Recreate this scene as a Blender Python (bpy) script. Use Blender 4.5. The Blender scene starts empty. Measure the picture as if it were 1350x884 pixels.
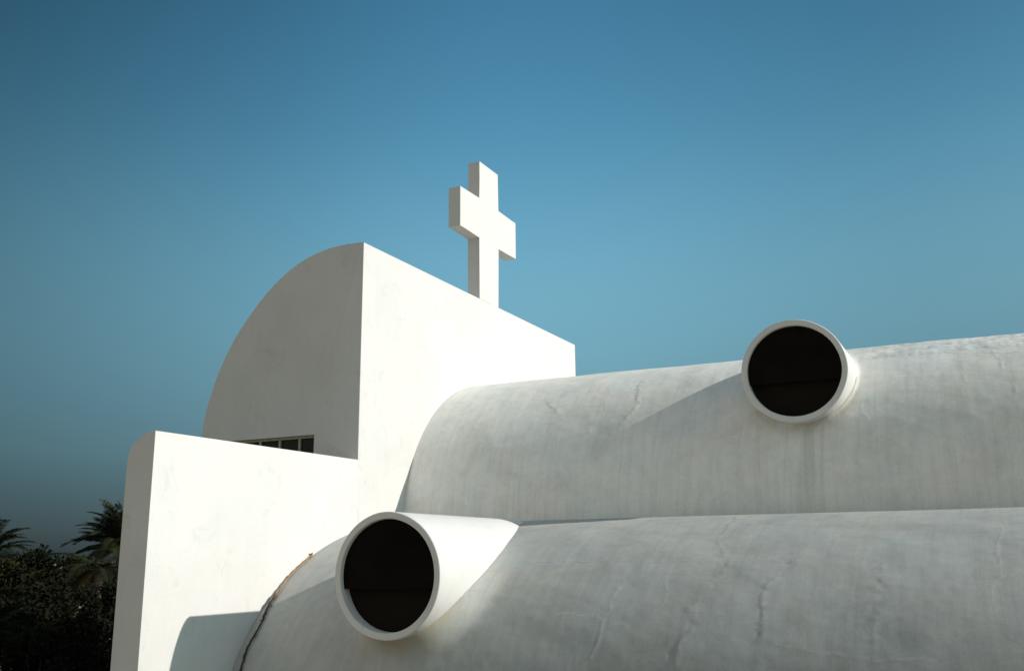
import bpy, bmesh, math, random
import numpy as np
from mathutils import Vector, Matrix

random.seed(7)
rng = np.random.default_rng(11)
scene = bpy.context.scene
C = scene.collection

# ------------------------------------------------------------------ camera
EYE = 2.6                                    # eye height above the ground
FPX = 1266.13                                # focal length in pixels of a 1350 px wide picture
YAW, PITCH, ROLL = math.radians(26.203), math.radians(12.965), math.radians(-0.523)
fw = Vector((-math.sin(YAW) * math.cos(PITCH), math.cos(YAW) * math.cos(PITCH), math.sin(PITCH)))
r0 = Vector((math.cos(YAW), math.sin(YAW), 0))
u0 = r0.cross(fw)
rt = math.cos(ROLL) * r0 + math.sin(ROLL) * u0
up = -math.sin(ROLL) * r0 + math.cos(ROLL) * u0
cam_d = bpy.data.cameras.new('camera')
cam_d.sensor_width = 36.0
cam_d.lens = 36.0 * FPX / 1350.0
cam_d.clip_end = 5000
cam = bpy.data.objects.new('camera', cam_d)
C.objects.link(cam)
cam.matrix_world = Matrix(((rt.x, up.x, -fw.x, 7.0), (rt.y, up.y, -fw.y, 0.0), (rt.z, up.z, -fw.z, EYE), (0, 0, 0, 1)))
scene.camera = cam

# ------------------------------------------------------------------ sky, sun, exposure
SUN = Vector((0.845, 0.268, 0.463)).normalized()
SKY_ELEV = [(0.0, (.085, .112, .172)), (0.10, (.155, .197, .238)), (0.27, (.60, .76, .62)), (0.42, (.34, .63, .59)), (0.62, (.20, .42, .42)), (1.0, (.22, .45, .48))]
SKY_AZ = [(0, .75), (60, .62), (92, .50), (114, .98), (130, .70), (150, .22), (180, .25)]
SKY_BACK_FILL = (2.0, 2.16, 2.12)
world = bpy.data.worlds.new('World')
scene.world = world
world.use_nodes = True
wn, wl = world.node_tree.nodes, world.node_tree.links
wn.clear()
sky = wn.new('ShaderNodeTexSky')
sky.sky_type = 'NISHITA'
sky.sun_disc = False
sky.sun_elevation = math.asin(SUN.z)
sky.sun_rotation = math.atan2(SUN.x, SUN.y)
sky.altitude = 0
sky.air_density = 1.0
sky.dust_density = 1.0
sky.ozone_density = 2.0
# lens falloff is put into the sky colour, darker low down and to both sides; bright fill is added to the unseen sky behind the camera (-Y)
def wmath(op, a, b=None):
    m = wn.new('ShaderNodeMath'); m.operation = op
    for i, v in enumerate((a, b)):
        if v is None: continue
        if isinstance(v, (int, float)): m.inputs[i].default_value = v
        else: wl.new(v, m.inputs[i])
    return m.outputs[0]
def wramp(fac, stops):
    r = wn.new('ShaderNodeValToRGB'); e = r.color_ramp.elements; r.color_ramp.interpolation = 'B_SPLINE'
    while len(e) < len(stops): e.new(0.5)
    for q, (p_, c_) in enumerate(stops): e[q].position = p_; e[q].color = (*c_, 1)
    wl.new(fac, r.inputs[0]); return r.outputs[0]
def wmix(fac, a, b, mode):
    m = wn.new('ShaderNodeMix'); m.data_type = 'RGBA'; m.blend_type = mode
    for i, v in ((0, fac), (6, a), (7, b)):
        if isinstance(v, (int, float)): m.inputs[i].default_value = v
        elif isinstance(v, tuple): m.inputs[i].default_value = (*v, 1)
        else: wl.new(v, m.inputs[i])
    return m.outputs[2]
wc = wn.new('ShaderNodeTexCoord'); sx = wn.new('ShaderNodeSeparateXYZ'); wl.new(wc.outputs['Generated'], sx.inputs[0])
elev = wramp(sx.outputs['Z'], SKY_ELEV)
az = wmath('DIVIDE', wmath('ABSOLUTE', wmath('ARCTAN2', sx.outputs['Y'], sx.outputs['X'])), math.pi)
azr = wramp(az, [(q / 180, (v, v, v)) for q, v in SKY_AZ])
col = wmix(1.0, sky.outputs[0], elev, 'MULTIPLY')
col = wmix(1.0, col, azr, 'MULTIPLY')
col = wmix(1.0, col, (1.45, 1.64, 1.66), 'MULTIPLY')
back = wn.new('ShaderNodeMapRange'); back.interpolation_type = 'SMOOTHSTEP'
back.inputs['From Min'].default_value = 0.0; back.inputs['From Max'].default_value = -0.7
wl.new(sx.outputs['Y'], back.inputs['Value'])
col = wmix(back.outputs[0], col, SKY_BACK_FILL, 'MIX')
bg = wn.new('ShaderNodeBackground'); bg.inputs['Strength'].default_value = 0.15
wo = wn.new('ShaderNodeOutputWorld')
wl.new(col, bg.inputs[0]); wl.new(bg.outputs[0], wo.inputs[0])

sun_d = bpy.data.lights.new('sun', 'SUN')
sun_d.energy = 3.45
sun_d.angle = math.radians(0.5)
sun_d.color = (1.0, 0.96, 0.90)
sun = bpy.data.objects.new('sun', sun_d)
C.objects.link(sun)
sun.rotation_euler = SUN.to_track_quat('Z', 'Y').to_euler()
sun.location = (20, 6, 20)

scene.view_settings.view_transform = 'Standard'
scene.view_settings.look = 'None'
scene.view_settings.exposure = 0.25
scene.view_settings.gamma = 1.0
scene.view_settings.use_curve_mapping = False

# ------------------------------------------------------------------ helpers
def tag(o, label=None, cat=None, group=None, kind=None):
    if label: o['label'] = label
    if cat: o['category'] = cat
    if group: o['group'] = group
    if kind: o['kind'] = kind
    return o

def empty(name, loc):
    o = bpy.data.objects.new(name, None)
    o.empty_display_size = 0.3
    o.location = loc
    C.objects.link(o)
    return o

def link(name, me, mat, parent=None, loc=None):
    o = bpy.data.objects.new(name, me)
    if mat: me.materials.append(mat)
    C.objects.link(o)
    if parent is not None:
        o.parent = parent
    if loc is not None:
        o.location = loc
    return o

def mesh_from(name, V, F, smooth=True):
    me = bpy.data.meshes.new(name)
    me.from_pydata([tuple(v) for v in V], [], F)
    me.update()
    if smooth:
        me.polygons.foreach_set('use_smooth', [True] * len(me.polygons))
    return me

def from_bm(name, bm, smooth=False):
    bmesh.ops.recalc_face_normals(bm, faces=bm.faces)
    me = bpy.data.meshes.new(name)
    bm.to_mesh(me); bm.free()
    if smooth:
        me.polygons.foreach_set('use_smooth', [True] * len(me.polygons))
    return me

class Noise2:
    def __init__(self, seed, n=256):
        self.g = np.random.default_rng(seed).random((n, n)) * 2 - 1
        self.n = n
    def __call__(self, x, y):
        xi = np.floor(x).astype(int); yi = np.floor(y).astype(int)
        fx = x - xi; fy = y - yi
        fx = fx * fx * fx * (fx * (fx * 6 - 15) + 10); fy = fy * fy * fy * (fy * (fy * 6 - 15) + 10)
        n = self.n; g = self.g
        a = g[xi % n, yi % n]; b = g[(xi + 1) % n, yi % n]; c = g[xi % n, (yi + 1) % n]; d = g[(xi + 1) % n, (yi + 1) % n]
        return (a * (1 - fx) + b * fx) * (1 - fy) + (c * (1 - fx) + d * fx) * fy
    def fbm(self, x, y, o=4):
        s = 0; w = 1.0
        for k in range(o):
            s = s + w * self(x * 2 ** k + 17.3 * k, y * 2 ** k + 5.1 * k); w *= 0.5
        return s

def smooth01(v, a, b):
    t = np.clip((v - a) / (b - a), 0, 1)
    return t * t * (3 - 2 * t)

# ------------------------------------------------------------------ materials
class Mat:
    def __init__(self, name):
        self.m = bpy.data.materials.new(name); self.m.use_nodes = True
        self.n, self.l = self.m.node_tree.nodes, self.m.node_tree.links
        self.b = self.n['Principled BSDF']
    def new(self, t, **k):
        x = self.n.new(t)
        for a, v in k.items(): setattr(x, a, v)
        return x
    def noise(self, vec, scale, detail=4, rough=0.55, dist=0.0):
        t = self.new('ShaderNodeTexNoise')
        t.inputs['Scale'].default_value = scale; t.inputs['Detail'].default_value = detail
        t.inputs['Roughness'].default_value = rough; t.inputs['Distortion'].default_value = dist
        self.l.new(vec, t.inputs['Vector']); return t.outputs['Fac']
    def ramp(self, fac, stops):
        r = self.new('ShaderNodeValToRGB'); e = r.color_ramp.elements
        while len(e) < len(stops): e.new(0.5)
        for k, (p, c) in enumerate(stops):
            e[k].position = p; e[k].color = (c, c, c, 1) if not isinstance(c, tuple) else (*c, 1)
        self.l.new(fac, r.inputs[0]); return r.outputs[0]
    def mix(self, fac, a, b, mode='MIX'):
        x = self.new('ShaderNodeMix', data_type='RGBA', blend_type=mode)
        for s, v in ((0, fac), (6, a), (7, b)):
            if isinstance(v, (int, float)): x.inputs[s].default_value = v
            elif isinstance(v, tuple): x.inputs[s].default_value = (*v, 1)
            else: self.l.new(v, x.inputs[s])
        return x.outputs[2]
    def mapping(self, vec, scale):
        x = self.new('ShaderNodeMapping'); x.inputs['Scale'].default_value = scale
        self.l.new(vec, x.inputs['Vector']); return x.outputs[0]
    def coord(self, out='Object'):
        return self.new('ShaderNodeTexCoord').outputs[out]
    def attr(self, name):
        return self.new('ShaderNodeAttribute', attribute_name=name).outputs['Fac']
    def bump(self, h, strength, dist, prev=None):
        x = self.new('ShaderNodeBump'); x.inputs['Strength'].default_value = strength; x.inputs['Distance'].default_value = dist
        self.l.new(h, x.inputs['Height'])
        if prev is not None: self.l.new(prev, x.inputs['Normal'])
        return x.outputs[0]
    def done(self, col, rough, normal=None, spec=0.25):
        if isinstance(col, tuple): self.b.inputs['Base Color'].default_value = (*col, 1)
        else: self.l.new(col, self.b.inputs['Base Color'])
        if isinstance(rough, (int, float)): self.b.inputs['Roughness'].default_value = rough
        else: self.l.new(rough, self.b.inputs['Roughness'])
        self.b.inputs['Specular IOR Level'].default_value = spec
        if normal is not None: self.l.new(normal, self.b.inputs['Normal'])
        return self.m

def plaster_clean(name='white_plaster', base=(0.755, 0.725, 0.695)):
    k = Mat(name); P = k.coord()
    big = k.ramp(k.noise(P, 0.9, 5, 0.6), [(0.3, 0.90), (0.7, 1.0)])
    fine = k.ramp(k.noise(P, 48, 4, 0.7), [(0.3, 0.93), (0.7, 1.0)])
    col = k.mix(1.0, base, big, 'MULTIPLY'); col = k.mix(1.0, col, fine, 'MULTIPLY')
    run = k.ramp(k.noise(k.mapping(P, (5.0, 5.0, 0.25)), 2.2, 4, 0.6), [(0.42, 1.0), (0.75, 0.978)])
    col = k.mix(1.0, col, run, 'MULTIPLY')
    flake = k.ramp(k.noise(P, 3.2, 7, 0.72, 1.0), [(0.58, 1.0), (0.64, 0.92), (0.70, 1.0)])
    col = k.mix(1.0, col, flake, 'MULTIPLY')
    n = k.bump(k.noise(P, 1.6, 3, 0.5), 0.35, 0.02)
    n = k.bump(k.noise(P, 8, 5, 0.6, 0.6), 0.18, 0.006, n)
    n = k.bump(k.noise(P, 60, 4, 0.65), 0.22, 0.004, n)
    return k.done(col, 0.85, n)

def plaster_vault(name, base):
    k = Mat(name); P = k.coord(); U0 = k.coord('UV')
    # the wash runs are never straight: push the texture coordinates about
    wv = k.new('ShaderNodeTexNoise'); wv.inputs['Scale'].default_value = 2.2; wv.inputs['Detail'].default_value = 4
    k.l.new(U0, wv.inputs['Vector'])
    va = k.new('ShaderNodeVectorMath', operation='MULTIPLY_ADD'); va.inputs[1].default_value = (0.09, 0.09, 0)
    k.l.new(wv.outputs['Color'], va.inputs[0]); k.l.new(U0, va.inputs[2]); U = va.outputs[0]
    blot = k.ramp(k.noise(U, 1.1, 6, 0.62, 0.8), [(0.32, 0.86), (0.46, 0.97), (0.62, 1.0)])
    blot2 = k.ramp(k.noise(U, 4.5, 6, 0.7, 0.8), [(0.3, 0.90), (0.58, 1.0)])
    streak = k.ramp(k.noise(k.mapping(U, (7.0, 0.30, 1)), 2.0, 6, 0.7), [(0.36, 0.92), (0.55, 1.0)])
    streak2 = k.ramp(k.noise(k.mapping(U, (17.0, 0.4, 1)), 2.0, 4, 0.65), [(0.38, 0.975), (0.6, 1.0)])
    hue = k.ramp(k.noise(U, 0.8, 5, 0.6, 1.2), [(0.36, (0.93, 0.965, 0.965)), (0.60, (1.0, 0.98, 0.945))])
    base = k.mix(1.0, base, hue, 'MULTIPLY')
    gate = k.ramp(k.noise(U0, 0.9, 3, 0.5), [(0.42, 0.0), (0.62, 1.0)])
    c = k.mix(1.0, base, blot, 'MULTIPLY')
    for f in (blot2, streak): c = k.mix(1.0, c, f, 'MULTIPLY')
    c = k.mix(gate, c, k.mix(1.0, c, streak2, 'MULTIPLY'))
    c = k.mix(k.attr('dirt'), c, (0.36, 0.345, 0.30))
    c = k.mix(k.attr('rust'), c, (0.46, 0.37, 0.21))
    c = k.mix(k.attr('patch'), c, (0.77, 0.745, 0.715))
    c = k.mix(1.0, c, k.ramp(k.noise(P, 75, 3, 0.7), [(0.30, 0.86), (0.70, 1.0)]), 'MULTIPLY')
    c = k.mix(1.0, c, (1.07, 1.07, 1.07), 'MULTIPLY')
    spk = k.ramp(k.noise(U, 55, 2, 0.5), [(0.745, 0.0), (0.76, 0.7)])
    c = k.mix(spk, c, (0.2, 0.18, 0.15))
    n = k.bump(k.noise(U, 5, 6, 0.6, 0.8), 0.07, 0.012)
    n = k.bump(k.noise(U, 26, 5, 0.65, 0.4), 0.13, 0.005, n)
    n = k.bump(k.noise(P, 90, 4, 0.65), 0.30, 0.003, n)
    return k.done(c, 0.9, n)

M_wall = plaster_clean()
M_tube = plaster_clean('white_tube_plaster', (0.77, 0.745, 0.715))
M_vault = {'nave_vault': plaster_vault('weathered_roof_plaster', (0.91, 0.885, 0.85)), 'aisle_vault': plaster_vault('darkened_roof_plaster', (0.49, 0.485, 0.468))}  # aisle base colour darkened to stand in for lens falloff low in the view

k = Mat('tinted_glass'); P = k.coord()
d = k.ramp(k.noise(P, 3, 5, 0.6), [(0.35, (0.008, 0.0068, 0.0055)), (0.7, (0.012, 0.010, 0.0082))])
M_pane = k.done(d, 0.8, None, 0.0)
k = Mat('lightened_tinted_glass'); M_pane_lifted = k.done((0.0155, 0.013, 0.0105), 0.8, None, 0.0)  # same pane glass, colour lightened to offset the shade at its depth
k = Mat('window_glass'); M_glass = k.done((0.022, 0.02, 0.015), 0.35, None, 0.15)
k = Mat('aged_cream_paint'); P = k.coord()
M_frame = k.done(k.ramp(k.noise(P, 30, 4), [(0.3, (0.30, 0.27, 0.17)), (0.7, (0.46, 0.43, 0.32))]), 0.6)
k = Mat('reveal_paint'); P = k.coord()
M_reveal = k.done(k.ramp(k.noise(P, 14, 4), [(0.3, (0.42, 0.46, 0.46)), (0.7, (0.56, 0.59, 0.58))]), 0.7)
k = Mat('black_frame'); M_black = k.done((0.012, 0.011, 0.01), 0.6, None, 0.15)
k = Mat('rope_fibre'); P = k.coord()
cr = k.ramp(k.noise(P, 14, 5, 0.7), [(0.3, (0.22, 0.13, 0.05)), (0.7, (0.46, 0.29, 0.12))])
cr = k.mix(k.attr('dark'), cr, (0.065, 0.046, 0.028))
M_rope = k.done(cr, 0.9, k.bump(k.noise(P, 90, 3), 0.6, 0.004))

def leaf_mat(name, c1, c2, c3):
    k = Mat(name); P = k.coord()
    c = k.ramp(k.noise(P, 2.3, 4, 0.6), [(0.3, c1), (0.55, c2), (0.78, c3)])
    return k.done(c, 0.75, None, 0.05)
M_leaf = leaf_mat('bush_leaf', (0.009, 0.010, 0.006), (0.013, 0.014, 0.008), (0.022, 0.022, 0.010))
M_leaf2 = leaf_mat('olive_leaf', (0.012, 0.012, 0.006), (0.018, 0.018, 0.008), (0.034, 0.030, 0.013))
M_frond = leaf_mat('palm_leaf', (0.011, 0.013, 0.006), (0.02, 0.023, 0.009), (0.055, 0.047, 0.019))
M_dry = leaf_mat('dry_palm_leaf', (0.05, 0.04, 0.018), (0.08, 0.062, 0.026), (0.12, 0.095, 0.04))
k = Mat('bark'); P = k.coord()
M_bark = k.done(k.ramp(k.noise(k.mapping(P, (2, 2, 9)), 2.5, 4), [(0.3, (0.05, 0.04, 0.03)), (0.7, (0.12, 0.10, 0.075))]), 0.9)
k = Mat('dry_earth'); P = k.coord()
ge = k.ramp(k.noise(P, 0.25, 8, 0.65), [(0.35, (0.29, 0.245, 0.17)), (0.5, (0.36, 0.305, 0.215)), (0.65, (0.24, 0.21, 0.14))])
ge = k.mix(1.0, ge, k.ramp(k.noise(P, 9, 5, 0.7), [(0.3, 0.8), (0.7, 1.0)]), 'MULTIPLY')
M_ground = k.done(ge, 0.95, k.bump(k.noise(P, 12, 5, 0.7), 0.6, 0.03))

# ------------------------------------------------------------------ ground
bm = bmesh.new()
bmesh.ops.create_grid(bm, x_segments=60, y_segments=60, size=1500)
g = link('ground', from_bm('ground', bm), M_ground)
tag(g, 'dry earth ground around the church', None, None, 'structure')

# ------------------------------------------------------------------ church
# part meshes are written with z measured from eye level; OFF carries them to the church's root
ROOT = Vector((3.0, 11.8, 0.0))
church = empty('church', ROOT)
tag(church, 'white barrel-vaulted church with a rooftop cross and two round porthole tubes', 'church')
OFF = (-ROOT.x, -ROOT.y, EYE)
GZ = -EYE - 0.05

def prism(name, prof, y0, y1, mat, hole=None, bevel_pairs=(), bw=0.014, zmin_bevel=None):
    """solid with the (x, z) outline prof carried from y0 to y1; hole = (xa, xb, za, zb) cut in the y0 face"""
    bm = bmesh.new()
    A = [bm.verts.new((x, y0, z)) for x, z in prof]
    B = [bm.verts.new((x, y1, z)) for x, z in prof]
    n = len(prof); sides = []
    for i in range(n):
        j = (i + 1) % n
        sides.append(bm.faces.new((A[i], A[j], B[j], B[i])))
    bm.faces.new(B[::-1])
    if hole:
        xa, xb, za, zb = hole
        h = [bm.verts.new((x, y0, z)) for x, z in ((xa, za), (xb, za), (xb, zb), (xa, zb))]
        hb = [bm.verts.new((v.co.x, y0 + 0.13, v.co.z)) for v in h]
        ed = [bm.edges.get((A[i], A[(i + 1) % n])) for i in range(n)]
        ed += [bm.edges.new((h[i], h[(i + 1) % 4])) for i in range(4)]
        bmesh.ops.triangle_fill(bm, use_beauty=True, edges=ed)
        for i in range(4):
            bm.faces.new((h[i], h[(i + 1) % 4], hb[(i + 1) % 4], hb[i]))
    else:
        bm.faces.new(A)
    be = []
    for e in bm.edges:
        a, b = e.verts[0].co, e.verts[1].co
        if any(t(a, b) for t in bevel_pairs): be.append(e)
    if be:
        bmesh.ops.bevel(bm, geom=be, offset=bw, segments=2, affect='EDGES', profile=0.5, clamp_overlap=True)
    me = from_bm(name, bm, True)
    o = link(name, me, mat, church, OFF)
    m = o.modifiers.new('edges', 'EDGE_SPLIT'); m.split_angle = math.radians(24)
    return o

eq = lambda a, b: abs(a - b) < 1e-4
# facade block: quarter-round front, flat back towards the nave
pb = [(-2.62, GZ), (0, GZ), (0, 1.19), (0, 4.02)]
raw = [(-0.361, 4.03), (-0.73, 3.985), (-1.105, 3.858), (-1.48, 3.621), (-1.792, 3.328), (-2.102, 2.957), (-2.342, 2.544), (-2.49, 2.165), (-2.565, 1.898), (-2.605, 1.60)]
def catmull(pts, n=6):
    P = [pts[0]] + pts + [pts[-1]]; out = []
    for i in range(1, len(P) - 2):
        for s in range(n):
            t = s / n; q = []
            for c in range(len(pts[0])):
                a, b, d, e = P[i - 1][c], P[i][c], P[i + 1][c], P[i + 2][c]
                q.append(0.5 * (2 * b + (d - a) * t + (2 * a - 5 * b + 4 * d - e) * t * t + (3 * b - a - 3 * d + e) * t ** 3))
            out.append(tuple(q))
    return out + [pts[-1]]
pb += catmull([(0, 4.02)] + raw, 5)[1:]
YB0, YB1 = 9.87, 17.0
HX0, HX1, HZ0, HZ1 = -2.32, -0.69, 0.70, 1.545
prism('facade_block', pb, YB0, YB1, M_wall, hole=(HX0, HX1, HZ0, HZ1), bevel_pairs=(
    lambda a, b: eq(a.x, 0) and eq(b.x, 0) and eq(a.y, b.y) and min(a.z, b.z) > 1.1,
    lambda a, b: eq(a.x, 0) and eq(b.x, 0) and eq(a.z, 4.02) and eq(b.z, 4.02)))
# wing: thin wall with a rounded top, one plane with the block's back
pw = [(-0.34, GZ), (0, GZ), (0, 1.19)] + catmull([(0, 1.19), (-0.05, 1.187), (-0.10, 1.174), (-0.19, 1.137), (-0.275, 1.078), (-0.318, 1.015), (-0.336, 0.93), (-0.34, 0.80)], 4)[1:]
prism('wing_wall', pw, 6.6, YB0, M_wall, bevel_pairs=(
    lambda a, b: eq(a.x, 0) and eq(b.x, 0) and eq(a.y, 6.6) and eq(b.y, 6.6),
    lambda a, b: eq(a.x, 0) and eq(b.x, 0) and eq(a.z, 1.19) and eq(b.z, 1.19)))

# cross, one block with the outline of a Latin cross
bm = bmesh.new()
oc = [(13.07, 4.0), (13.735, 4.0), (13.735, 5.05), (14.41, 5.05), (14.41, 5.71), (13.735, 5.71), (13.735, 6.37), (13.07, 6.37),
      (13.07, 5.71), (12.43, 5.71), (12.43, 5.05), (13.07, 5.05)]
fr = [bm.verts.new((-0.001, y, z if z > 4.1 else 4.021)) for y, z in oc]
bk = [bm.verts.new((-0.215, y, z)) for y, z in oc]
bm.faces.new(fr); bm.faces.new(bk[::-1])
for i in range(len(oc)):
    j = (i + 1) % len(oc); bm.faces.new((fr[i], bk[i], bk[j], fr[j]))
bmesh.ops.bevel(bm, geom=[e for e in bm.edges if max(v.co.z for v in e.verts) > 4.1 and e.calc_length() > 0.01], offset=0.009, segments=2, affect='EDGES', profile=0.5)
me = from_bm('cross', bm)
link('cross', me, M_wall, church, OFF)

# window in the side of the block: frame > panes
def box_bm(bm, x0, x1, y0, y1, z0, z1):
    v = [bm.verts.new(p) for p in ((x0, y0, z0), (x1, y0, z0), (x1, y1, z0), (x0, y1, z0), (x0, y0, z1), (x1, y0, z1), (x1, y1, z1), (x0, y1, z1))]
    for f in ((0, 3, 2, 1), (4, 5, 6, 7), (0, 1, 5, 4), (1, 2, 6, 5), (2, 3, 7, 6), (3, 0, 4, 7)):
        bm.faces.new([v[i] for i in f])
fy0, fy1 = YB0 + 0.035, YB0 + 0.085
bm = bmesh.new()
fwid = 0.034
e = 0.003
box_bm(bm, HX0 + e, HX1 - e, fy0, fy1, HZ1 - fwid, HZ1 - e)
box_bm(bm, HX0 + e, HX1 - e, fy0, fy1, HZ0 + e, HZ0 + fwid)
box_bm(bm, HX0 + e, HX0 + fwid, fy0, fy1, HZ0 + fwid, HZ1 - fwid)
box_bm(bm, HX1 - 0.012, HX1 - e, fy0, fy1, HZ0 + fwid, HZ1 - fwid)
win = link('window', from_bm('window_frame', bm), M_frame, church, OFF)
edges_x = [HX1 - 0.012, -0.955, -1.278, -1.604, -1.93, HX0 + fwid]
for i in range(5):
    bm = bmesh.new()
    xa, xb = edges_x[i + 1], edges_x[i]
    box_bm(bm, xa + 0.016, xb - 0.016, fy1 - 0.022, fy1 - 0.012, HZ0 + fwid, HZ1 - fwid)
    link('window_pane', from_bm('window_pane', bm), M_glass, win)
    if i < 4:
        bm = bmesh.new()
        box_bm(bm, xa - 0.015, xa + 0.015, fy0 + 0.004, fy1, HZ0 + fwid, HZ1 - fwid)
        link('mullion', from_bm('mullion', bm), M_frame, win)

# vaults ------------------------------------------------------------
AIS = (10.9, -1.75, 3.25, 2.18)
NAV = (13.42, 0.35, 2.5, 2.285)
T1 = dict(x=1.885, z=-0.156, y=7.70, R=0.582, rf=0.27)
T2 = dict(x=5.132, z=2.026, y=11.00, R=0.590, rf=0.055)
def seg_dist(px, ps, poly):
    best = np.full(px.shape, 9.0)
    for (x0, s0), (x1, s1) in zip(poly[:-1], poly[1:]):
        dx, ds = x1 - x0, s1 - s0; L = dx * dx + ds * ds + 1e-12
        t = np.clip(((px - x0) * dx + (ps - s0) * ds) / L, 0, 1)
        best = np.minimum(best, np.hypot(px - x0 - t * dx, ps - s0 - t * ds))
    return best

def vault(name, prm, tube, seams, seed, xend, straight):
    y0, z0, a, b = prm
    xs = np.concatenate([np.arange(-0.02, 7.9, 0.016), np.arange(7.9, xend + 0.01, 0.3)])
    tf = np.linspace(0, math.pi, 4001)
    cum = np.concatenate([[0], np.cumsum(np.hypot(np.diff(-a * np.cos(tf)), np.diff(b * np.sin(tf))))])
    q = cum[2000]
    tend = math.pi if straight else math.pi / 2 + 0.05
    send = np.interp(tend, tf, cum)
    s1 = np.arange(0, q + 0.25, 0.016)
    s2 = np.arange(q + 0.25, send, 0.12) if send > q + 0.3 else np.array([])
    ss = np.concatenate([s1, s2])
    tt = np.interp(ss, cum, tf)
    ys = y0 - a * np.cos(tt); zs = z0 + b * np.sin(tt)
    ny = -np.cos(tt) / a; nz = np.sin(tt) / b; nl = np.hypot(ny, nz); ny /= nl; nz /= nl
    # straight wall below the springing
    low = np.array([GZ, (GZ + z0) / 2, z0 - 0.05]) if z0 - GZ > 0.2 else np.array([GZ, z0 - 0.03])
    ss = np.concatenate([low - z0, ss]); ys = np.concatenate([np.full(len(low), y0 - a), ys]); zs = np.concatenate([low, zs])
    ny = np.concatenate([np.full(len(low), -1.0), ny]); nz = np.concatenate([np.zeros(len(low)), nz])
    if straight:
        ss = np.append(ss, ss[-1] + z0 - GZ); ys = np.append(ys, y0 + a); zs = np.append(zs, GZ); ny = np.append(ny, 1.0); nz = np.append(nz, 0.0)
    X, S = np.meshgrid(xs, ss, indexing='ij')
    Y = np.broadcast_to(ys, X.shape).copy(); Z = np.broadcast_to(zs, X.shape).copy()
    NY = np.broadcast_to(ny, X.shape); NZ = np.broadcast_to(nz, X.shape)
    n = Noise2(seed)
    wx = X + 0.05 * n.fbm(X * 3 + 9, S * 3, 3); ws = S + 0.05 * n.fbm(X * 3 + 40, S * 3 + 7, 3)
    H = 0.010 * n.fbm(X * 0.8, S * 1.0, 3) + 0.0022 * n.fbm(X * 3.1 + 5, S * 3.7, 3) + 0.0005 * n.fbm(X * 14, S * 17, 3)
    H *= smooth01(X, 0.0, 0.5) * 0.8 + 0.2
    patch = np.zeros_like(X); dirt = np.zeros_like(X); rust = np.zeros_like(X)
    for poly, w, h, pw_, mode in seams:
        w *= 0.34; h *= 0.34; pw_ *= 0.75
        P = [(x, np.interp(math.radians(t), tf, cum)) for x, t in poly]
        d = seg_dist(wx, ws, P)
        wloc = w * (0.6 + 0.5 * np.abs(n.fbm(X * 5 + 3, S * 5 + 2, 2)))
        f = np.exp(-(d / wloc) ** 2)
        if mode == 'ridge':
            H += h * f * (0.7 + 0.6 * n(X * 12, S * 12)); patch = np.maximum(patch, f * pw_)
        elif mode == 'crack':
            # edge of a plaster coat: a small step that fades away on one side, broken in places
            sgn = wx - np.interp(ws, [p[1] for p in P][::-1], [p[0] for p in P][::-1])
            on = smooth01(n.fbm(X * 3 + 8, S * 2.5 + 3, 3), -0.95, -0.35)
            H += 0.85 * on * h * np.exp(-np.clip(d, 0, 9) / 0.10) * (0.5 + 0.5 * np.tanh(sgn / 0.007)) * (d < 0.5)
            dirt = np.maximum(dirt, on * pw_ * 0.9 * np.exp(-(d / 0.010) ** 2) * smooth01(n.fbm(X * 11, S * 11, 2), -0.6, 0.3))
            H += 0.0025 * np.exp(-(d / 0.06) ** 2) * n.fbm(X * 16, S * 16, 3)
        elif mode == 'ledge':
            sgn = ws - np.interp(wx, [p[0] for p in P], [p[1] for p in P])
            H += 1.2 * h * f * np.tanh(sgn / 0.010) + 0.003 * f * n.fbm(X * 14, S * 20, 3); dirt = np.maximum(dirt, pw_ * np.exp(-(d / (wloc * .5)) ** 2) * (n.fbm(X * 6, S * 9, 3) > -0.1))
    if name == 'nave_vault':      # rough, re-plastered strip along the crown at the right
        band = smooth01(X, 5.5, 6.0) * smooth01(S, 2.30, 2.38)
        H += band * 0.0045 * np.abs(n.fbm(X * 9, S * 9, 4)); dirt = np.maximum(dirt, band * 0.30 * smooth01(n.fbm(X * 7, S * 7, 4), -0.1, 0.5))
    # weeping stains under the porthole tube
    tx, tz, ty, R = tube['x'], tube['z'], tube['y'], tube['R']
    d = np.hypot(X - tx, Z - tz) - R
    dn = d + 0.03 * n.fbm(X * 6, Z * 6, 3)
    below = smooth01(-(Z - tz), 0.15, 0.5) * (Y < y0)
    dirt = np.maximum(dirt, 0.55 * np.exp(-np.clip(dn, 0, 9) / 0.07) * below)
    rust = np.maximum(rust, 0.60 * np.exp(-np.clip(dn, 0, 9) / 0.05) * below * smooth01(n.fbm(X * 4 + 2, Z * 4, 3), -0.5, 0.4))
    drip = smooth01(n.fbm(X * 9, S * 0.4, 3), 0.1, 0.7) * np.exp(-np.abs(X - tx) ** 2 / 0.35) * smooth01(-(Z - tz), R * 0.7, R) * np.exp(-(tz - Z) / 1.3) * (Y < y0)
    dirt = np.maximum(dirt, 0.62 * drip)
    # open joint between tube and vault, broken in places
    jm = smooth01(n.fbm(X * 5 + 1, Z * 5 + 4, 3), -0.15, 0.25) * (Z < tz - 0.02) * (Y < y0)
    dirt = np.maximum(dirt, 0.85 * jm * np.exp(-((d - 0.008) / 0.011) ** 2))
    rust = np.maximum(rust, 0.35 * np.exp(-np.clip(d, 0, 9) / 0.10) * (Z < tz + 0.1) * smooth01(n.fbm(X * 4 + 7, Z * 4 + 3, 3), -0.4, 0.5) * (Y < y0))
    patch *= (d > 0)
    if name == 'aisle_vault': H *= 1 - 0.75 * smooth01(Y, 10.2, 10.6)
    Y += NY * H; Z += NZ * H
    # plaster fillet that runs up to the tube
    rf = tube['rf']
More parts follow.
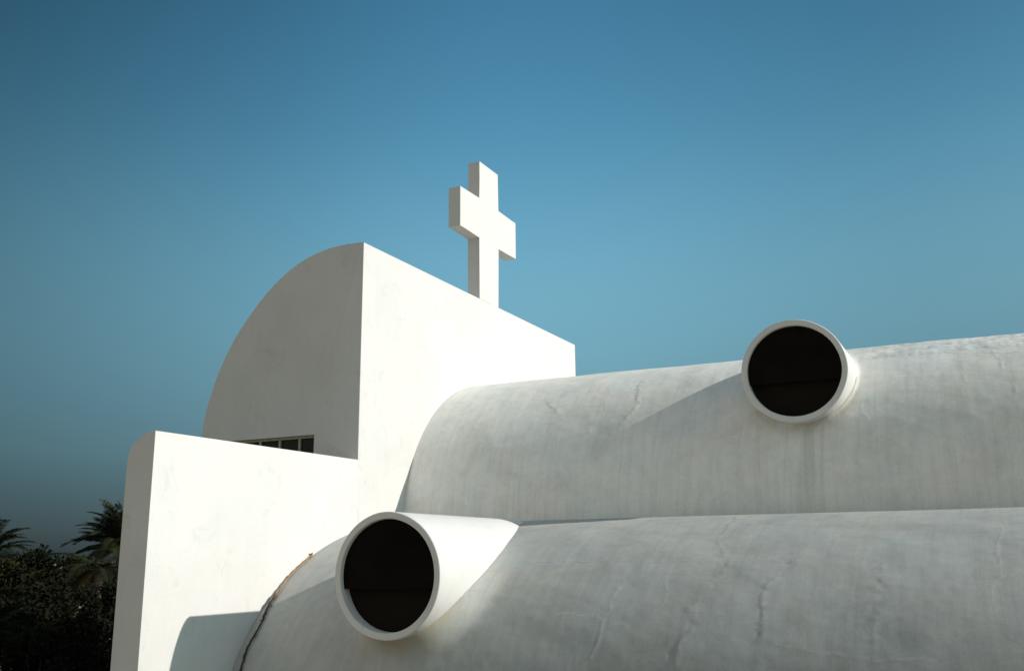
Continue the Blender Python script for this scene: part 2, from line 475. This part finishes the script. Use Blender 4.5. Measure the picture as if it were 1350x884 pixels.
    dd = np.clip(d / rf, 0, 1)
    fil = smooth01(d, -0.08, -0.03) * rf * (1 - dd) ** 2.2
    Y -= fil * (Y < y0 + 0.1) * smooth01(NZ * -1, -1.0, -0.75)
    nx, ns = X.shape
    V = np.stack([X, Y, Z], -1).reshape(-1, 3)
    idx = np.arange(nx * ns).reshape(nx, ns)
    F = np.stack([idx[:-1, :-1], idx[1:, :-1], idx[1:, 1:], idx[:-1, 1:]], -1).reshape(-1, 4)
    me = bpy.data.meshes.new(name)
    me.vertices.add(len(V)); me.vertices.foreach_set('co', V.ravel().astype(np.float32))
    me.loops.add(F.size); me.loops.foreach_set('vertex_index', F.ravel().astype(np.int32))
    me.polygons.add(len(F)); me.polygons.foreach_set('loop_start', np.arange(0, F.size, 4, dtype=np.int32))
    me.polygons.foreach_set('loop_total', np.full(len(F), 4, dtype=np.int32))
    me.update(calc_edges=True); me.validate()
    me.polygons.foreach_set('use_smooth', np.ones(len(F), dtype=bool))
    uv = me.uv_layers.new(name='UVMap')
    UV = np.stack([X, S], -1).reshape(-1, 2)[F.ravel()]
    uv.data.foreach_set('uv', UV.ravel().astype(np.float32))
    for nm, arr in (('patch', patch), ('dirt', dirt), ('rust', rust)):
        at = me.attributes.new(nm, 'FLOAT', 'POINT'); at.data.foreach_set('value', np.clip(arr, 0, 1).ravel().astype(np.float32))
    o = link(name, me, M_vault[name], church, OFF)
    # end wall at the far right
    bm = bmesh.new()
    ring = [bm.verts.new((xend - 0.02, y, z)) for y, z in zip(ys[::6], zs[::6])]
    ring.append(bm.verts.new((xend - 0.02, ys[-1], zs[-1])))
    if not straight: ring.append(bm.verts.new((xend - 0.02, ys[-1], GZ)))
    bm.faces.new(ring)
    link('end_wall', from_bm('end_wall', bm), M_wall, church, OFF)
    return o

seam_a = [
    ([(2.75, 50.7), (3.31, 51.2), (4.01, 50.7), (4.66, 51.1), (5.37, 51.5)], 0.055, 0.006, 0.45, 'ledge'),
    ([(4.55, 80), (4.588, 71.2), (4.66, 54.0), (4.75, 49.2), (4.71, 44.6), (4.59, 38.3), (4.573, 27.0), (4.56, 15)], 0.045, 0.010, 0.30, 'crack'),
    ([(5.34, 54.3), (5.28, 49.6), (5.20, 44.6), (5.16, 41.4), (5.168, 31.5)], 0.045, 0.011, 0.35, 'crack'),
    ([(3.877, 44.5), (3.83, 36.0), (3.807, 30.5), (3.81, 24.0)], 0.022, 0.008, 0.45, 'ridge'),
    ([(3.336, 34.8), (4.04, 33.4)], 0.018, 0.004, 0.35, 'ridge'),
    ([(5.25, 29.2), (5.67, 27.7), (6.48, 26.9)], 0.022, 0.005, 0.25, 'ridge'),
    ([(4.29, 50.6), (4.32, 35.3)], 0.020, 0.006, 0.35, 'ridge'),
    ([(7.02, 66.2), (6.92, 36.6)], 0.03, 0.006, 0.25, 'ridge'),
    ([(3.25, 66), (3.20, 40)], 0.03, 0.005, 0.2, 'ridge'),
    ([(2.3, 60), (2.22, 42), (2.25, 30)], 0.03, 0.005, 0.2, 'ridge'),
    ([(6.1, 50), (6.05, 30)], 0.03, 0.004, 0.15, 'crack')]
seam_n = [
    ([(1.07, 38), (1.10, 30), (1.136, 20.5)], 0.018, 0.009, 0.75, 'ridge'),
    ([(1.07, 56), (1.07, 38)], 0.03, 0.006, 0.2, 'ridge'),
    ([(1.71, 49.7), (1.85, 44), (2.09, 39.3)], 0.02, 0.007, 0.5, 'crack'),
    ([(3.006, 56), (3.02, 43.4), (3.09, 41.7), (2.99, 35.6), (2.91, 31.1)], 0.04, 0.009, 0.35, 'crack'),
    ([(2.55, 54.1), (2.59, 42), (2.55, 20)], 0.03, 0.006, 0.25, 'ridge'),
    ([(1.16, 51.9), (1.95, 53.5), (3.0, 54.5)], 0.03, 0.005, 0.25, 'ledge'),
    ([(5.8, 59.9), (6.64, 56.2), (7.49, 53.6)], 0.04, 0.008, 0.25, 'ledge'),
    ([(7.21, 56.5), (7.216, 45.1)], 0.03, 0.010, 0.75, 'ridge'),
    ([(7.30, 42.3), (7.304, 33)], 0.02, 0.006, 0.4, 'ridge'),
    ([(7.145, 28.7), (7.157, 24.6), (7.134, 14.1)], 0.022, 0.008, 0.45, 'ridge'),
    ([(6.845, 54.9), (6.82, 28.7)], 0.018, 0.006, 0.3, 'ridge'),
    ([(5.825, 37.1), (5.845, 26.3)], 0.014, 0.008, 0.6, 'ridge'),
    ([(5.70, 27.5), (5.78, 30.0)], 0.012, 0.005, 0.6, 'ridge')]
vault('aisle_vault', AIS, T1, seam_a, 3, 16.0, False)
vault('nave_vault', NAV, T2, seam_n, 5, 16.0, True)

# porthole tubes: tube > two panes and the bar between them
def porthole(T, yend):
    x, z, y, R = T['x'], T['z'], T['y'], T['R']
    Ri = R * 0.885
    prof = [(R, yend), (R, y + 0.5), (R, y + 0.16), (R, y + 0.012), (R - 0.003, y + 0.004), (R - 0.009, y), (Ri + 0.007, y + 0.001), (Ri + 0.002, y + 0.005),
            (Ri, y + 0.012), (Ri, y + 0.10), (Ri, y + 0.26)]
    N = 144; V = []; F = []
    n = Noise2(int(x * 10))
    for i in range(N):
        th = 2 * math.pi * i / N
        wob = 0.004 * float(n.fbm(np.array([2 + 1.5 * math.cos(th)]), np.array([2 + 1.5 * math.sin(th)]), 2)[0])
        for j, (r, yy) in enumerate(prof):
            V.append((x + (r + wob) * math.cos(th), yy + 0.4 * wob * (j in (4, 5, 6)), z + (r + wob) * math.sin(th)))
    m = len(prof)
    for i in range(N):
        for j in range(m - 1):
            a, b = i * m + j, ((i + 1) % N) * m + j
            F.append((a, a + 1, b + 1, b))
    bm = bmesh.new()
    vs = [bm.verts.new(v) for v in V]
    for f in F: bm.faces.new([vs[q] for q in f])
    t = link('porthole', from_bm('porthole', bm, True), M_tube, church, OFF)
    t.modifiers.new('edges', 'EDGE_SPLIT').split_angle = math.radians(30)
    # lower pane lies deep, upper pane stands nearer the mouth
    def disc(y_, zlo, zhi, thick, r):
        bm = bmesh.new(); pts = []
        a0 = math.asin(max(-1, min(1, zlo / r))); 
        K = 72
        if zlo <= -r: pts = [(r * math.cos(2 * math.pi * q / K), r * math.sin(2 * math.pi * q / K)) for q in range(K)]
        else: pts = [(r * math.cos(a0 + (math.pi - 2 * a0) * q / K), r * math.sin(a0 + (math.pi - 2 * a0) * q / K)) for q in range(K + 1)]
        f = [bm.verts.new((x + p, y_, z + q)) for p, q in pts]; bk = [bm.verts.new((x + p, y_ + thick, z + q)) for p, q in pts]
        bm.faces.new(f); bm.faces.new(bk[::-1])
        for i in range(len(f)):
            j = (i + 1) % len(f); bm.faces.new((f[i], bk[i], bk[j], f[j]))
        return bm
    link('lower_pane', from_bm('lower_pane', disc(y + 0.125, -9, 0, 0.02, Ri + 0.006)), M_pane_lifted, t)
    link('upper_pane', from_bm('upper_pane', disc(y + 0.045, -0.125, 0, 0.10, Ri - 0.004)), M_pane, t)
porthole(T1, 10.3)
porthole(T2, 12.9)

# ------------------------------------------------------------------ rope along the joint of vault and wall
def tube_mesh(pts, rad, n=8):
    V, F = [], []
    pts = [Vector(p) for p in pts]
    for i, p in enumerate(pts):
        d = (pts[min(i + 1, len(pts) - 1)] - pts[max(i - 1, 0)]).normalized()
        a = d.orthogonal().normalized() if i == 0 else (a - d * a.dot(d)).normalized()
        b = d.cross(a)
        for q in range(n):
            th = 2 * math.pi * q / n
            V.append(p + (a * math.cos(th) + b * math.sin(th)) * rad[i])
    for i in range(len(pts) - 1):
        for q in range(n):
            r = (q + 1) % n
            F.append((i * n + q, i * n + r, (i + 1) * n + r, (i + 1) * n + q))
    F.append(tuple(range(n))[::-1]); F.append(tuple(range((len(pts) - 1) * n, len(pts) * n)))
    return V, F
V, F, D = [], [], []
pts, rad = [], []
TOPA = 54.5
for i in range(90):
    t = math.radians(TOPA - (TOPA - 2) * i / 89)
    y0, z0, a, b = AIS
    off = 0.020 + 0.006 * math.sin(i * 1.7) * random.random()
    yy, zz = y0 - a * math.cos(t), z0 + b * math.sin(t)
    nn = Vector((0, -math.cos(t) / a, math.sin(t) / b)).normalized()
    pts.append((float(np.interp(math.degrees(t), (0, 30, 42, 54.5), (0.12, 0.115, 0.05, 0.008))) + 0.010 * math.sin(i * 0.33) + random.uniform(-.004, .004), yy + nn.y * off, zz + nn.z * off))
    low = i / 89
    rad.append((0.009 if low < 0.30 else 0.011) * random.uniform(0.75, 1.2) + (0.007 if i in (27, 28, 29, 31, 32) else 0))
v, f = tube_mesh(pts, rad); V += v; F += f; D += [smooth01(np.array([i / 89]), 0.22, 0.36)[0] for i in range(90) for q in range(8)]
def twig(base, d, L, r, dark):
    b0 = len(V); p = [Vector(base) + Vector(d) * L * s + Vector((random.uniform(-.004, .004),) * 3) for s in (0, .4, .75, 1)]
    v, f = tube_mesh(p, [r, r * .9, r * .7, r * .4], 6); V.extend(v); F.extend([tuple(q + b0 for q in t) for t in f]); D.extend([dark] * len(v))
twig(pts[0], (0.5, -0.35, 0.30), 0.05, 0.012, 0); twig(pts[0], (-0.1, -0.7, 0.15), 0.06, 0.012, 0.1); twig(pts[0], (0.1, 0.5, 0.45), 0.05, 0.012, 0); twig(pts[0], (0.2, -0.4, -0.5), 0.06, 0.010, 0.2)
for q in (28, 32, 40, 47, 58): twig(pts[q], (random.uniform(-.2, .6), -0.6, random.uniform(-.3, .3)), random.uniform(.035, .06), 0.008, 0.8)
me = mesh_from('rope', [tuple(Vector(p) + Vector((0, 0, EYE))) for p in V], F)
at = me.attributes.new('dark', 'FLOAT', 'POINT'); at.data.foreach_set('value', np.array(D, dtype=np.float32))
tag(link('rope', me, M_rope), 'thin frayed brown rope running down the curved joint beside the lower porthole', 'rope')

# ------------------------------------------------------------------ vegetation
def ray_at(px, py, depth):
    d = ((px - 675) / FPX) * rt - ((py - 442) / FPX) * up + fw
    return Vector((7, 0, EYE)) + d * depth

def frond(V, F, base, azim, elev, L, droop, pairs=48, leaf=0.66, wid=0.05, hang=0.45, curl=0.0):
    """rachis that rises and bends down, with folded leaflets on both sides"""
    p = Vector(base); pts = []; dirs = []
    n = pairs
    for i in range(n + 1):
        u = i / n
        el = elev - droop * u ** 1.4
        az = azim + curl * u
        d = Vector((math.cos(az) * math.cos(el), math.sin(az) * math.cos(el), math.sin(el)))
        pts.append(p.copy()); dirs.append(d); p = p + d * (L / n)
    b0 = len(V)
    for i, q in enumerate(pts):
        r = 0.020 * L / 2.5 * (1 - 0.8 * i / n) + 0.003
        sd = dirs[i].cross(Vector((0, 0, 1))).normalized(); uu = sd.cross(dirs[i])
        V += [q + sd * r, q + uu * r, q - sd * r]
    for i in range(n):
        for k_ in range(3):
            a, b = b0 + i * 3 + k_, b0 + i * 3 + (k_ + 1) % 3
            F.append((a, b, b + 3, a + 3))
    for i in range(5, n + 1):
        u = i / n
        ll = leaf * L / 2.5 * (math.sin(math.pi * min(1, 0.12 + 0.80 * u)) ** 0.6) * random.uniform(0.8, 1.1)
        sd = dirs[i].cross(Vector((0, 0, 1))).normalized(); uu = sd.cross(dirs[i])
        for s in (-1, 1):
            if random.random() < 0.06: continue
            dv = (sd * s * 0.85 + dirs[i] * random.uniform(0.45, 0.75) + uu * 0.25).normalized()
            e1 = pts[i] + dv * ll * 0.5
            e2 = e1 + (dv + Vector((0, 0, -hang * random.uniform(0.7, 1.5)))).normalized() * ll * 0.5
            w = wid * L / 2.5 * random.uniform(0.8, 1.2)
            t = dirs[i] * w
            c = len(V)
            V += [pts[i] - t * 0.4, pts[i] + t * 0.4, e1 + t * 0.6, e1 - t * 0.6, e2]
            F += [(c, c + 1, c + 2, c + 3), (c + 3, c + 2, c + 4)]

def palm(name, label, base, height, L, n, spread, lean, parts_dry=3, seed=1, group=None, fixed=()):
    random.seed(seed)
    root = empty(name, (base[0], base[1], 0)); tag(root, label, 'palm tree', group)
    top = Vector((lean[0], lean[1], height))
    P = [Vector((lean[0] * (s / 8) ** 1.6, lean[1] * (s / 8) ** 1.6, height * s / 8)) for s in range(9)]
    v, f = tube_mesh(P, [0.17 - 0.07 * s / 8 for s in range(9)], 10)
    link('trunk', mesh_from('trunk', v, f), M_bark, root)
    V, F = [], []
    for i in range(n):
        az = 2 * math.pi * (i * 0.381966 + random.uniform(-.04, .04))
        el = math.radians(random.uniform(*spread))
        frond(V, F, top, az, el, L * random.uniform(0.85, 1.1), math.radians(random.uniform(45, 80)), hang=random.uniform(.2, .6), curl=random.uniform(-.2, .2))
    for az, el, ln, dr in fixed:
        frond(V, F, top, az, math.radians(el), ln, math.radians(dr), hang=0.7)
    link('crown', mesh_from('crown', V, F, False), M_frond, root)
    if parts_dry:
        V, F = [], []
        for i in range(parts_dry):
            frond(V, F, top, random.uniform(0, 6.28), math.radians(random.uniform(-20, 5)), L * 0.8, math.radians(60), hang=1.0)
        link('dry_frond', mesh_from('dry_frond', V, F, False), M_dry, root)
    return root

def bush(name, label, base, rx, ry, h, nleaf, lsize, mat, seed, trunk_h, cat, group=None):
    random.seed(seed); r = np.random.default_rng(seed)
    root = empty(name, (base[0], base[1], 0)); tag(root, label, cat, group)
    V, F = [], []
    clumps = []
    for _ in range(34):
        a = r.uniform(0, 6.283); q = math.sqrt(r.random()); hz = r.random()
        k_ = math.sqrt(max(0.05, 1 - (2 * abs(hz - 0.42)) ** 2.2))
        clumps.append((rx * q * math.cos(a) * k_, ry * q * math.sin(a) * k_, trunk_h * 0.4 + (h - trunk_h * 0.4) * hz * 0.93 + 0.08, r.uniform(0.16, 0.34) * min(rx, h * .6)))
    cl = np.array(clumps)
    for _ in range(nleaf):
        c = cl[r.integers(len(cl))]
        v = r.normal(size=3); v /= np.linalg.norm(v)
        p = Vector(c[:3]) + Vector(v * c[3] * (r.random() ** 0.4))
        if p.z < 0.02: p.z = r.uniform(0.02, 0.2)
        d = Vector(v + r.normal(size=3) * 0.7).normalized(); s = d.cross(Vector(r.normal(size=3))).normalized()
        L = lsize * r.uniform(0.6, 1.3)
        b0 = len(V); nn = d.cross(s)
        V += [p, p + d * L * .5 + s * L * .27 + nn * L * .06, p + d * L + nn * -L * .1, p + d * L * .5 - s * L * .27 + nn * L * .06]
        F += [(b0, b0 + 1, b0 + 2), (b0, b0 + 2, b0 + 3)]
    link('crown', mesh_from('crown', V, F, False), mat, root)
    TV, TF = [], []
    for c in [(0, 0, h * .5, 0)] + clumps[:9]:
        b0 = len(TV); e_ = Vector(c[:3])
        pts_ = [Vector((0, 0, 0)), Vector((e_.x * .15, e_.y * .15, e_.z * .4)), Vector((e_.x * .55, e_.y * .55, e_.z * .75)), e_]
        v, f = tube_mesh(pts_, [0.07 * h / 2.5, 0.05 * h / 2.5, 0.03 * h / 2.5, 0.012], 6)
        TV += v; TF += [tuple(q + b0 for q in t) for t in f]
    link('trunk', mesh_from('trunk', TV, TF), M_bark, root)
    return root

g1 = 'palm trees left of the church'
LEFT = math.pi + YAW
p = ray_at(152, 722, 40)
palm('palm_tree', 'feather palm rising highest, its fan of fronds touching the edge of the white wing wall', p, p.z, 2.2, 34, (0, 85), (0.25, 0.1), 3, 4, g1,
     fixed=[(LEFT + random.uniform(-.45, .45), e_, random.uniform(1.75, 2.1), random.uniform(22, 42)) for e_ in range(-22, 96, 6)])
p = ray_at(-16, 733, 36)
palm('palm_tree', 'palm cut by the left edge of the picture with one frond arching right', p, p.z, 1.7, 28, (5, 85), (-0.2, 0.1), 2, 9, g1,
     fixed=((YAW, 38, 1.75, 85), (YAW, 55, 1.6, 70), (YAW + .2, 70, 1.5, 60)))
p = ray_at(128, 750, 26)
palm('palm_tree', 'low palm whose long bent frond arches left over the dark bushes', p, p.z, 1.3, 12, (-10, 35), (0.1, 0.0), 2, 21, g1,
     fixed=((LEFT, 34, 1.55, 48), (LEFT - .2, 24, 1.4, 55)))
p = ray_at(-26, 840, 17)
palm('palm_tree', 'small near palm with yellowish drooping fronds in the bottom left corner', p, max(0.5, p.z), 1.1, 12, (20, 70), (0.05, 0.0), 2, 33, g1,
     fixed=((YAW, 45, 0.95, 100), (YAW - .3, 30, 0.9, 90)))
g2 = 'bushes left of the church'
for i, (px, py, dep, rx, n, ls, mt, lab) in enumerate((
    (52, 728, 30, 1.3, 5200, 0.17, M_leaf, 'dark round-topped tree between the two tallest palms'),
    (104, 752, 28, 1.2, 4600, 0.16, M_leaf2, 'olive leafy bush under the arching palm frond'),
    (8, 752, 27, 1.4, 5200, 0.17, M_leaf2, 'dark bush below the palm at the left edge'),
    (75, 770, 22, 1.3, 5200, 0.13, M_leaf, 'wide dark bush in the middle of the thicket'),
    (140, 775, 21, 0.9, 4600, 0.12, M_leaf, 'dense bush beside the foot of the white wing wall'),
    (20, 800, 18.5, 1.0, 4600, 0.11, M_leaf, 'low dark bush behind the small near palm'),
    (110, 822, 17.5, 1.0, 5200, 0.10, M_leaf2, 'lowest bush in front of the thicket near the wall'),
    (55, 838, 16.5, 0.9, 5200, 0.10, M_leaf, 'small dark shrub at the bottom of the picture'),
    (30, 735, 58, 3.2, 5000, 0.26, M_leaf, 'far dark tree crown low on the skyline at the left'),
    (98, 737, 60, 3.6, 5000, 0.26, M_leaf, 'far dark tree crown low on the skyline beside the tallest palm'),
    (150, 752, 36, 1.3, 4500, 0.18, M_leaf, 'dark bush around the trunk of the tallest palm'))):
    q = ray_at(px, py, dep)
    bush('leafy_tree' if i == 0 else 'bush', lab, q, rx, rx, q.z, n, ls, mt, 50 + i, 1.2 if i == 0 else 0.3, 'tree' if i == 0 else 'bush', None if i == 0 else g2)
